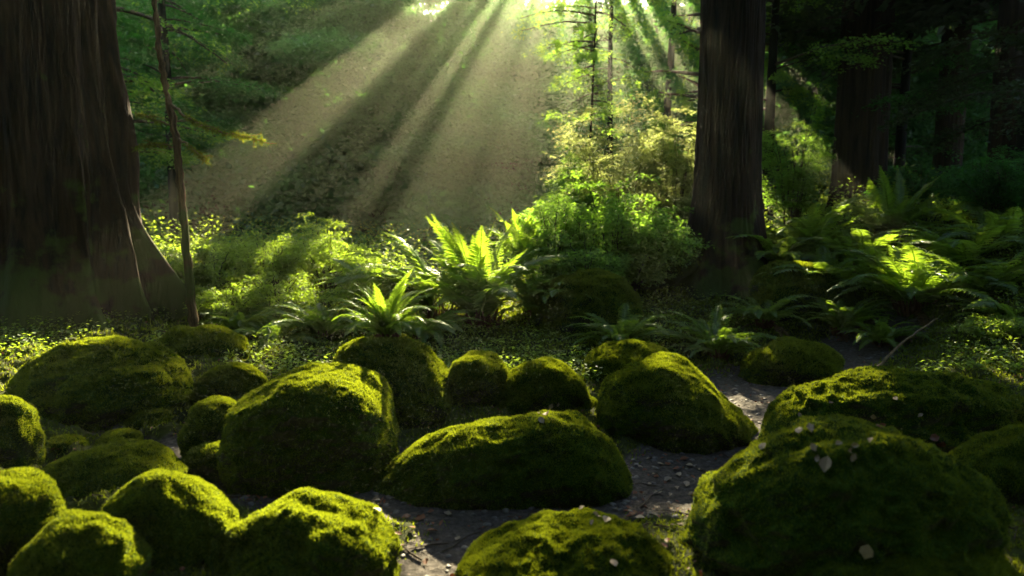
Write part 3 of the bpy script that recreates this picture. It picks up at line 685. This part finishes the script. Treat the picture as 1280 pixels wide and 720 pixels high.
# ------------------------------------------------------------------ shrubs
def shrub(label, x, y, wid, hgt_, leafm, size, nst=16, twigs=9, per=6, name='shrub', spread=None, seed=0, layered=False, tmpl=0, zb=None):
    zb = (hgt(x, y) if zb is None else zb)
    root = empty(name, (x, y, zb)); tag(root, label, 'shrub'); off = (-x, -y, -zb)
    W, Lf = Acc(), Acc()
    for i in range(nst):
        az = RNG.uniform(0, 2 * np.pi); r = wid * math.sqrt(RNG.uniform(.05, 1)); h = hgt_ * (1 - .45 * (r / wid) ** 2) * (.45 + .62 * RNG.random() ** .8) * (1 + .25 * vnoise(np.array(e_ := x * 3 + r * 2 * math.cos(az)), np.array(seed * 2. + y)).item())
        e = np.array([x + math.cos(az) * r, y + math.sin(az) * r * .8, zb + h])
        b = np.array([x + math.cos(az) * r * .2, y + math.sin(az) * r * .2, zb - .05])
        m = (b + e) / 2 + np.array([-math.cos(az) * r * .12, 0, h * .15])
        C = smooth_path([b, m, e], 14, 2); C[2:] += RNG.normal(0, .015, (12, 3))
        W.tube(C, np.linspace(.014, .004, 14), 4)
        pts, drs = [], []
        for k in range(twigs):
            q = C[RNG.integers(4, 14)]
            T = limb_curve(q, az + RNG.uniform(-1.6, 1.6), RNG.uniform(.3, .6) * wid * .6, .12 if layered else .35, .4, 7)
            pts.append(T); drs.append(np.gradient(T, axis=0))
        pts = np.concatenate(pts); drs = np.concatenate(drs); drs /= np.linalg.norm(drs, axis=1)[:, None] + 1e-9
        leaves_on(pts, drs, size, Lf, per, spread or size * .9, flat=.25 if layered else .5, tmpl=tmpl)
    link('stem', W.mesh('stem'), M_twig, root, off)
    link('foliage', Lf.mesh('foliage', False), leafm, root, off)
    return root
def gshrub(label, px, pyb, ptop, halfw_px, Y, leafm, size, **kw):
    x = (px - 640) / F * Y; zt = at(px, ptop, Y)[2]; zb = hgt(x, Y)
    return shrub(label, x, Y, halfw_px / F * Y, max(.25, (zt - zb) / 1.12), leafm, size, **kw)
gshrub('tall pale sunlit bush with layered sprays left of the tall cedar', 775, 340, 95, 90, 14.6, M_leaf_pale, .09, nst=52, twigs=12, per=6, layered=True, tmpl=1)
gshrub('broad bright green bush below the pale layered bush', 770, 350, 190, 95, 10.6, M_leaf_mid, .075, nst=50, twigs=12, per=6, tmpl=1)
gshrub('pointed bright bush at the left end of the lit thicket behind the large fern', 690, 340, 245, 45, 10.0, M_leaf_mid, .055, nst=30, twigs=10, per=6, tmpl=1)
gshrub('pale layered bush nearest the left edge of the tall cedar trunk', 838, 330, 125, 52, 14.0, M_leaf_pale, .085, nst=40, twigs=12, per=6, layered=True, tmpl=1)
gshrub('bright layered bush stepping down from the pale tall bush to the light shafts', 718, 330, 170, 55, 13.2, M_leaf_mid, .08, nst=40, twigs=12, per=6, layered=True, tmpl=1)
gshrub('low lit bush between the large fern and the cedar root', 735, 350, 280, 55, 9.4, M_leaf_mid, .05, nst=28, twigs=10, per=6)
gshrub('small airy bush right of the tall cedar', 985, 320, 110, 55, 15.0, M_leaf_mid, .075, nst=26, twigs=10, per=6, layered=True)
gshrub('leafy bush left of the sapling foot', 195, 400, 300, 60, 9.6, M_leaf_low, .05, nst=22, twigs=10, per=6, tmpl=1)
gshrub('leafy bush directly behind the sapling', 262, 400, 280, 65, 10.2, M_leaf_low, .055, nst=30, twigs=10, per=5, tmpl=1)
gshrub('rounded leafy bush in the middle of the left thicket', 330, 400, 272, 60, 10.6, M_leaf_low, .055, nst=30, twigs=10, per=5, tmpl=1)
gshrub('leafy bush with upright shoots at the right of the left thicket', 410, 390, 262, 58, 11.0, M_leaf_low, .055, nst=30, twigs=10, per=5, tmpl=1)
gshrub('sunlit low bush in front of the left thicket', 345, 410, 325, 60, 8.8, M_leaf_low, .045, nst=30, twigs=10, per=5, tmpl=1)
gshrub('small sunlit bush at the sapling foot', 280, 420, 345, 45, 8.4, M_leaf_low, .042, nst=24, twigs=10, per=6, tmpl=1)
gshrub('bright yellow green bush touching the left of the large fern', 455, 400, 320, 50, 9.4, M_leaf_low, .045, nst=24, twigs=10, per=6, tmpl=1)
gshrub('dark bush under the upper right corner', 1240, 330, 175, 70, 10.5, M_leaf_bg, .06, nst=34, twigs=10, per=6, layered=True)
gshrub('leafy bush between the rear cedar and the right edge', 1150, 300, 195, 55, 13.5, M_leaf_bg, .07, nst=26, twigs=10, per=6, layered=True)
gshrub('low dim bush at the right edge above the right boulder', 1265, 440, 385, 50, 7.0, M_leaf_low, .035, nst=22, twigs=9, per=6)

# ------------------------------------------------------------------ ferns
def frond_mesh(seed, arch, npin=46, kink=0):
    """frond of unit length growing along +X, rising then arching over; rachis + leaflets"""
    A = Acc(); rg = np.random.default_rng(seed)
    n = 24; t = np.linspace(0, 1, n)
    ang = arch[0] + (arch[1] - arch[0]) * t ** 1.25
    st = 1.0 / (n - 1)
    x = np.concatenate([[0], np.cumsum(np.cos(ang[:-1]) * st)]); z = np.concatenate([[0], np.cumsum(np.sin(ang[:-1]) * st)])
    y = .05 * np.sin(t * 2.5 + seed) * t
    C = np.stack([x, y, z], -1)
    A.tube(C, np.linspace(.008, .002, n), 4)
    tp = np.linspace(.12, .995, npin); 
    for side in (-1, 1):
        P = np.stack([np.interp(tp, t, C[:, c]) for c in range(3)], -1)
        a = np.interp(tp, t, ang)
        T = np.stack([np.cos(a), 0 * a, np.sin(a)], -1)
        S = np.stack([0 * a, np.full_like(a, side), 0 * a], -1)
        Nn = np.cross(T, S) * side
        ln = .125 * np.sin(np.pi * np.clip(.16 + .86 * tp, 0, 1) ** .9) ** .8 + .012
        ln = ln * rg.uniform(.85, 1.1, npin)
        D = S * .93 + T * (.30 + .3 * tp)[:, None] + Nn * rg.uniform(-.28, .10, npin)[:, None] ; D /= np.linalg.norm(D, axis=1)[:, None]
        Wd = np.cross(D, Nn); Wd /= np.linalg.norm(Wd, axis=1)[:, None]
        N2 = np.cross(Wd, D)
        w = .018 / ln
        tv = np.array([(0, 0, 0), (1, .12, 0), (.75, .6, .02), (0, 1, -.10), (-.75, .6, .02), (-1, .12, 0)])
        Vv = P[:, None] + (tv[None, :, 0, None] * Wd[:, None] * .0095 + (tv[None, :, 1, None] * D[:, None] + tv[None, :, 2, None] * N2[:, None]) * ln[:, None, None])
        f = np.array([[0, 1, 2, 3], [0, 3, 4, 5]])
        A.add(Vv, (f[None] + (np.arange(npin) * 6)[:, None, None]).reshape(-1, 4))
    return A.mesh('frond', False)
FR = {}
for i, (a0, a1) in enumerate([(78, 5), (70, -15), (62, -30), (50, -35), (38, -40), (82, 35)]):
    me = frond_mesh(i, (R(a0), R(a1))); me.materials.append(M_fern); FR[i] = me
DEAD = frond_mesh(40, (R(15), R(-50)), 22); DEAD.materials.append(M_fern_dead)
stub = Acc(); th = np.linspace(0, 2 * np.pi, 14, endpoint=False)
for k in range(60):
    a = RNG.uniform(0, 6.28); r = RNG.uniform(.2, 1); p = np.array([math.cos(a) * r * .09, math.sin(a) * r * .09, -.04])
    q = p + np.array([math.cos(a) * RNG.uniform(.02, .07), math.sin(a) * RNG.uniform(.02, .07), RNG.uniform(.07, .16)])
    stub.tube(smooth_path([p, (p + q) / 2 + RNG.normal(0, .01, 3), q], 6, 1), np.linspace(.012, .004, 6), 4)
STUB = stub.mesh('rootstock'); STUB.materials.append(M_fern_dead)
def fern(label, px, pyb, size, nf_, mix=(0, 1, 2, 3), Y=None, dead=4, group=None, azbias=None, zoff=0):
    if Y is None: g = ground(px, pyb)
    else: g = at(px, pyb, Y)
    size *= 1.22 * G; nf = int(nf_ * 1.25)
    root = empty('fern', (g[0], g[1], g[2] + zoff), RNG.uniform(0, 6.28)); tag(root, label, 'fern', group)
    link('rootstock', STUB, None, root).scale = (size * 1.5,) * 3
    for i in range(nf):
        v = mix[RNG.integers(len(mix))]
        o = link('frond', FR[v], None, root); az = 2 * np.pi * i / nf * 2.4 + RNG.uniform(-.25, .25)
        if azbias is not None: az = azbias[0] - root.rotation_euler[2] + RNG.uniform(-azbias[1], azbias[1])
        o.rotation_euler = (RNG.normal(0, .14), RNG.normal(0, .12), az)
        s = size * RNG.uniform(.75, 1.12); o.scale = (s, s * RNG.uniform(.9, 1.15), s)
        o.location = (math.cos(az) * .03, math.sin(az) * .03, .02)
    for i in range(dead):
        o = link('dead_frond', DEAD, None, root); az = RNG.uniform(0, 6.28)
        o.rotation_euler = (0, .1, az); s = size * RNG.uniform(.45, .7); o.scale = (s, s, s)
    return root
fern('largest bright fern in the middle, fronds fanning above brown bases', 600, 408, 1.18, 40, (0, 0, 1, 1, 2, 3, 5, 5))
fern('arching pale fern spilling left behind the largest bright fern', 545, 400, 1.15, 18, (1, 2, 2, 3), Y=8.6, azbias=(math.pi, .7))
r3 = [t for t in TOTAL['rocks'] if t[6] is B['r3']][0]
fern('smaller bright fern on top of the fern rock', 483, 421, .46, 30, (0, 1, 2, 3, 3, 5), Y=r3[0][1] + .1, zoff=-.03)
fern('small pale fern peeping above the largest fern at its right', 655, 335, .75, 16, (0, 1, 2, 5), Y=10.2)
fern('bright drooping fern on the lit bank above the golden boulder', 405, 425, .62, 26, (1, 2, 3, 4))
fern('bright drooping fern left of the one above the golden boulder', 345, 432, .52, 22, (2, 3, 4))
fern('dim low fern behind the smooth dark boulder', 778, 438, .56, 24, (1, 2, 3, 4))
fern('mid green fern spreading right behind the smooth dark boulder', 895, 448, .60, 28, (1, 2, 3, 3, 4))
fern('smaller green fern between the spreading fern and the big right fern', 1052, 418, .55, 22, (1, 2, 3))
fern('big bright fern on the right bank with wide arching fronds', 1140, 388, .92, 32, (0, 1, 1, 2, 2, 3))
fern('right bank fern with upright fronds just behind the big bright one', 1215, 395, .95, 24, (0, 1, 1, 2), Y=8.4)
fern('large feathery fern between the tall cedar and the rear cedar', 1010, 330, 1.25, 30, (0, 1, 2, 2, 3), Y=11.6)
fern('feathery fern close right of the tall cedar trunk', 975, 345, 1.0, 24, (1, 2, 2, 3), Y=11.0)
fern('upright fern with bluish fronds in front of the rear cedar', 1110, 315, 1.1, 18, (0, 0, 5, 5, 1), Y=11.8)
fern('dim fern right of the upright bluish fern', 1165, 325, 1.0, 20, (0, 1, 2), Y=11.2)
fern('dark fern at the right edge on the upper bank', 1245, 330, 1.15, 26, (1, 2, 3), Y=9.6)
fern('dark fern low at the right edge beside the big bright fern', 1262, 425, .8, 24, (1, 2, 3), Y=7.6)
fern('shaded fern under the lit thicket left of the cedar root', 705, 385, .6, 18, (2, 3, 4), Y=8.9)
fern('shaded fern below the tall cedar foot', 955, 405, .55, 18, (2, 3, 4), Y=8.6)

for lab, px, py, sz, nf, mx, yy in (
    ('drooping bright fern between the fern rock and the largest bright fern', 530, 425, .6, 22, (2, 3, 4), None),
    ('bright fern at the back of the lit bank left of the largest fern', 465, 375, .7, 22, (1, 2, 3), 9.6),
    ('fern in the lit bank directly in front of the low sunlit bush', 300, 420, .5, 20, (1, 2, 3), None),
    ('fern right of the largest bright fern at the thicket edge', 672, 395, .7, 22, (0, 1, 2, 3), 9.2),
    ('low fern at the foot of the broad bright green bush', 745, 372, .8, 22, (0, 1, 2, 3), 10.2),
    ('lush fern on the bank between the tall cedar and the big right fern', 1035, 372, .8, 24, (1, 2, 3), 9.4),
    ('lush fern high on the bank below the rear cedar', 1075, 345, 1.0, 24, (1, 2, 3), 10.4),
    ('low fern on the bank right of the smaller green fern', 1100, 430, .45, 18, (2, 3, 4), None),
    ('lush fern between the big bright fern and the right edge', 1205, 350, 1.0, 24, (1, 2, 3), 9.2)):
    fern(lab, px, py, sz, nf, mx, Y=yy)

# ------------------------------------------------------------------ ground moss, clover and litter
def view_xy(n, ymin, ymax, pxmin=-80, pxmax=1360):
    y = RNG.uniform(ymin ** .5, ymax ** .5, n) ** 2
    y = ymin + (ymax - ymin) * RNG.random(n) ** 1.3
    x = (RNG.uniform(pxmin, pxmax, n) - 640) / F * y
    return x, y
n = 200000; x, y = view_xy(n, 2.3, 13)
bf = 1 - sstep(beddist(x, y) + .18 * fbm(x * 2, y * 2, seed=8), .35, .75)
keep = RNG.random(n) > bf * 1.05 + .25 * (fbm(x * 2.5, y * 2.5, seed=44) > .25); x, y = x[keep], y[keep]; n = len(x)
P = np.stack([x, y, Hs(x, y)], -1); X, Yv, Z = randaxes(np.tile([0, 0, 1.0], (n, 1)), .5)
m = Acc(); m.scatter(BLADE2, BLADE2_F, P, X, Yv, Z, RNG.uniform(.015, .035, n) * np.clip(y / 4.5, .8, 2.2))
tag(link('moss_carpet', m.mesh('moss_carpet', False), M_moss), 'low moss carpet covering the forest floor between the rocks', 'moss', kind='stuff')
n = 90000; x, y = view_xy(n, 6.0, 23)
keep = ((fbm(x * .9, y * .9, seed=61) > -.15) | (y > 11.5)) & (beddist(x, y) > .9) & ~((y > 11.5) & (np.abs(x / y + .09) < .075) & (RNG.random(n) < .7)); x, y = x[keep], y[keep]; n = len(x)
P = np.stack([x, y, Hs(x, y) + RNG.uniform(.02, .16, n) + RNG.random(n) ** 2 * sstep(y, 11, 14) * .75 * np.clip(fbm(x * .8, y * .8, seed=66) * 2 + .5, .1, 1.2)], -1)
X, Yv, Z = randaxes(np.tile([0, 0, 1.0], (n, 1)), .4)
m = Acc(); m.scatter(LEAFQ, LEAFQ_F, P, X, Yv, Z, RNG.uniform(.03, .06, n) * (1 + .9 * sstep(y, 10, 15)))
tag(link('ground_cover', m.mesh('ground_cover', False), M_leaf_low), 'small leaved ground cover under the ferns and bushes', 'ground cover', kind='stuff')

dl = Acc(); tl = np.array([(0, 0, 0), (.3, .3, .08), (.33, .62, .12), (0, 1, .02), (-.33, .62, .10), (-.3, .3, .06), (0, .5, -.02)])
tlf = np.array([[0, 1, 6], [1, 2, 6], [2, 3, 6], [3, 4, 6], [4, 5, 6], [5, 0, 6]])
def leaf_mesh(seed):
    rg = np.random.default_rng(seed); v = tl.copy(); v[:, 2] += rg.normal(0, .06, 7); v[:, 0] *= rg.uniform(.8, 1.4); v[:, 1] -= .5
    top = v + [0, 0, .012]; V = np.concatenate([top, v])
    Fc = np.concatenate([tlf, tlf[:, ::-1] + 7])
    A = Acc(); A.add(V, Fc); A.add(np.zeros((0, 3)), np.zeros((0, 3)))
    rim = [[i, i + 7, (i + 1) % 6 + 7, (i + 1) % 6] for i in range(6)]
    A2 = Acc(); A2.v = [V.astype(np.float32)]; A2.f = [Fc, np.array(rim)]; A2.n = 14
    return A2.mesh('fallen_leaf', False)
LM = [leaf_mesh(i) for i in range(5)]; LMR = [leaf_mesh(i + 9) for i in range(3)]
for me in LM: me.materials.append(M_litter)
for me in LMR: me.materials.append(M_litter_red)
dg = None
def drop(px, py):
    """first thing met by the view ray: rock or ground"""
    from mathutils.bvhtree import BVHTree
    d = ray(px, py); o = np.array([0, 0, CAM_H])
    best = None
    for loc, hw, b, hz, V, Fc, ob in TOTAL['rocks']:
        oc = o - np.array(loc)
        # cheap bounding-sphere test
        r = max(hw, b, hz) * 1.4; bq = oc @ d
        if bq * bq - (oc @ oc - r * r) < 0: continue
        if ob.name not in BV: BV[ob.name] = BVHTree.FromPolygons([tuple(v) for v in V.tolist()], Fc.tolist())
        hit = BV[ob.name].ray_cast(Vector(oc), Vector(d))
        if hit[0] is not None and (best is None or hit[3] < best[2]):
            best = (np.array(hit[0]) + np.array(loc), np.array(hit[1]), hit[3])
    g = ground(px, py); tg = np.linalg.norm(g - o)
    if best is None or tg < best[2] - .05:
        return np.array([g[0], g[1], float(Hs(np.array([g[0]]), np.array([g[1]]))[0])]), np.array([0, 0, 1.0])
    nn = best[1] if best[1] @ d < 0 else -best[1]
    return best[0], nn
BV = {}
def fallen(px, py, size, label, group, red=False, k=0, cat='leaf', name='fallen_leaf'):
    p, nn = drop(px, py)
    me = (LMR if red else LM)[k % (3 if red else 5)]
    o = link(name, me, None, None, tuple(p + nn * .012))
    q = Vector(nn).to_track_quat('Z', 'Y') @ Matrix.Rotation(RNG.uniform(0, 6.28), 3, 'Z').to_quaternion() @ Matrix.Rotation(RNG.uniform(-.3, .3), 3, 'X').to_quaternion()
    o.rotation_mode = 'QUATERNION'; o.rotation_quaternion = q
    size *= .88; o.scale = (size, size, size * RNG.uniform(.7, 1.3)); tag(o, label, cat, group)
k = 0
for px, py, s in ((1034, 582, .085), (1060, 566, .05), (1064, 572, .05), (1012, 537, .06), (1000, 540, .05), (1018, 560, .045), (1088, 553, .045), (1022, 574, .04), (1070, 558, .04), (1092, 520, .05), (1048, 556, .04)):
    k += 1; fallen(px, py, s, 'small pale petal like leaf lying on the crown of the largest right boulder', 'pale leaves on the largest right boulder', k=k)
for px, py, s in ((1150, 520, .05), (1000, 520, .05), (1040, 505, .05), (955, 560, .05), (1120, 500, .05)):
    k += 1; fallen(px, py, s, 'small pale leaf lying on the low boulder behind the largest right boulder', 'pale leaves on the right rocks', k=k)
for px, py, s in ((1105, 533, .07), (1176, 553, .07), (1098, 536, .05), (1190, 455, .06), (1188, 462, .06), (1275, 478, .06)):
    k += 1; fallen(px, py, s, 'small red brown leaf lying on the moss of the right hand rocks', 'red brown leaves on the right rocks', True, k)
for px, py, s in ((688, 508, .07), (682, 520, .09), (676, 526, .06), (690, 514, .05), (697, 505, .05), (672, 518, .04)):
    k += 1; fallen(px, py, s, 'small pale leaf lying on the right shoulder of the long middle rock', 'pale leaves on the long middle rock', k=k)
bedpts = [(812, 607), (826, 582), (838, 620), (848, 640), (858, 608), (800, 653), (815, 660), (840, 660), (800, 585), (848, 596), (862, 584), (836, 633), (770, 640), (745, 646), (820, 637), (728, 637), (742, 655), (875, 590), (560, 645), (572, 676), (470, 640), (835, 600), (818, 595), (850, 655), (812, 575), (865, 620), (758, 652), (846, 612), (822, 618)]
for i, (px, py) in enumerate(bedpts):
    fallen(px, py, RNG.uniform(.035, .08), 'small pale fallen leaf lying on the dark wet bed round the long middle rock', 'pale leaves on the stream bed', k=i)
for i, (px, py) in enumerate([(835, 582), (855, 576), (806, 590), (525, 653), (508, 650), (800, 650), (845, 588), (600, 640), (540, 668), (1168, 548), (790, 648), (866, 600)]):
    fallen(px, py, RNG.uniform(.05, .09), 'red brown fallen leaf lying on the dark bed round the long middle rock', 'red brown leaves on the stream bed', True, i)
fallen(1084, 689, .07, 'single pale leaf on the dark hump along the bottom edge', None)
fallen(766, 706, .05, 'single pale leaf on the boulder cut by the bottom edge', None)
# pebbles and crumbs of bark strewn on the bed: uncountable
n = 3800; x, y = view_xy(n, 2.4, 9)
bf = 1 - sstep(beddist(x, y), .3, .8); keep = RNG.random(n) < bf; x, y = x[keep], y[keep]; n = len(x)
V, Fc = cubesphere(5); pe = Acc()
P = np.stack([x, y, Hs(x, y)], -1); X, Yv, Z = randaxes(np.tile([0, 0, 1.0], (n, 1)), .15)
pe.scatter(V * np.array([1, .75, .45]), Fc, P, X, Yv, Z, RNG.uniform(.006, .03, n) ** 1.0)
tag(link('gravel', pe.mesh('gravel'), M_pebble), 'wet gravel strewn over the dark bed between the rocks', 'gravel', kind='stuff')
n = 2600; x, y = view_xy(n, 2.4, 10)
P = np.stack([x, y, Hs(x, y) + .012], -1); X, Yv, Z = randaxes(np.tile([0, 0, 1.0], (n, 1)), .35)
tw = Acc()
for q in range(420):
    yy = 2.6 + 8 * RNG.random() ** 1.2; xx = (RNG.uniform(-40, 1320) - 640) / F * yy; a = RNG.uniform(0, 6.28); ln_ = RNG.uniform(.05, .35)
    pts_ = np.array([[xx + math.cos(a) * ln_ * t_, yy + math.sin(a) * ln_ * t_, 0] for t_ in (-.5, -.2, .15, .5)]); pts_[1:3, :2] += RNG.normal(0, .012, (2, 2))
    pts_[:, 2] = Hs(pts_[:, 0], pts_[:, 1]) + .008; tw.tube(pts_, np.linspace(.004, .0015, 4) * RNG.uniform(.8, 1.8), 5)
tag(link('twig_litter', tw.mesh('twig_litter'), M_twig), 'small broken twigs strewn over the forest floor', 'twigs', kind='stuff')
li = Acc(); li.scatter(tl, tlf, P, X, Yv, Z, RNG.uniform(.015, .05, n))
tag(link('leaf_litter', li.mesh('leaf_litter', False), M_litter_red), 'brown leaf litter scattered over the forest floor', 'leaf litter', kind='stuff')

A = Acc(); q0 = at(1092, 436, 6.9); q1 = at(1172, 398, 7.3)
q0[2] = hgt(q0[0], q0[1]) + .03
Q = smooth_path([q0, (q0 + q1) / 2 + [0, 0, .05], q1], 16, 1); Q[2:-1] += RNG.normal(0, .008, (13, 3)); A.tube(Q - q0, np.linspace(.018, .007, 16), 7)
tag(link('fallen_stick', A.mesh('fallen_stick'), M_saptwig, None, tuple(q0)), 'thin pale stick leaning against the base of the big right fern', 'stick')
# ------------------------------------------------------------------ haze
DENS = .0007
hz = Acc(); b0 = np.array([-46.5, -25.5, -1.2]); b1 = np.array([46.5, 72.5, 24.5])
V = np.array([[(b0, b1)[i][0], (b0, b1)[j][1], (b0, b1)[k][2]] for i in (0, 1) for j in (0, 1) for k in (0, 1)])
hz.add(V, [[0, 1, 3, 2], [4, 6, 7, 5], [0, 4, 5, 1], [2, 3, 7, 6], [0, 2, 6, 4], [1, 5, 7, 3]])
mh, nt, _, L = newmat('haze'); pv = N(nt, 'ShaderNodeVolumePrincipled')
pv.inputs['Color'].default_value = (.88, .91, .75, 1); pv.inputs['Density'].default_value = DENS; pv.inputs['Anisotropy'].default_value = .68
oo = N(nt, 'ShaderNodeOutputMaterial'); L.new(pv.outputs[0], oo.inputs['Volume'])
tag(link('haze', hz.mesh('haze', False), mh), 'thin morning haze filling the clearing and catching the light shafts', 'haze', kind='stuff')

# ------------------------------------------------------------------ light, sky, camera
w = bpy.data.worlds.new('World'); scn.world = w; w.use_nodes = True
wn = w.node_tree; bg = wn.nodes['Background']; sky = wn.nodes.new('ShaderNodeTexSky'); sky.sky_type = 'NISHITA'
sky.sun_disc = False; sky.sun_elevation = EL; sky.sun_rotation = AZ; sky.air_density = 1.0; sky.dust_density = 2.0
wn.links.new(sky.outputs[0], bg.inputs[0]); bg.inputs[1].default_value = .072
sl = bpy.data.lights.new('sun', 'SUN'); sl.energy = 5; sl.angle = R(.5); sl.color = (1, .84, .52)
so_ = bpy.data.objects.new('sun', sl); COL.objects.link(so_)
so_.rotation_euler = Vector(-SUN).to_track_quat('-Z', 'Y').to_euler(); so_.location = (0, 0, 12)
cd = bpy.data.cameras.new('camera'); cam = bpy.data.objects.new('camera', cd); COL.objects.link(cam)
cam.location = (0, 0, CAM_H); cam.rotation_euler = (math.pi / 2 - PITCH, 0, 0)
cd.sensor_width = 36; cd.lens = F / 1280 * 36; cd.clip_end = 500; cd.clip_start = .05
cd.dof.use_dof = True; cd.dof.focus_distance = 5.6; cd.dof.aperture_fstop = 1.2
scn.camera = cam
vs = scn.view_settings; scn.display_settings.display_device = 'sRGB'
vs.view_transform = 'Standard'; vs.look = 'None'; vs.exposure = 3.05; vs.gamma = 1; vs.use_curve_mapping = False
cy = scn.cycles
cy.max_bounces = 6; cy.diffuse_bounces = 4; cy.glossy_bounces = 2; cy.transmission_bounces = 3; cy.volume_bounces = 1; cy.transparent_max_bounces = 4
cy.use_denoising = True; cy.denoiser = 'OPENIMAGEDENOISE'; cy.use_adaptive_sampling = True; cy.adaptive_threshold = .02
cy.sample_clamp_indirect = 4; cy.caustics_reflective = False; cy.caustics_refractive = False
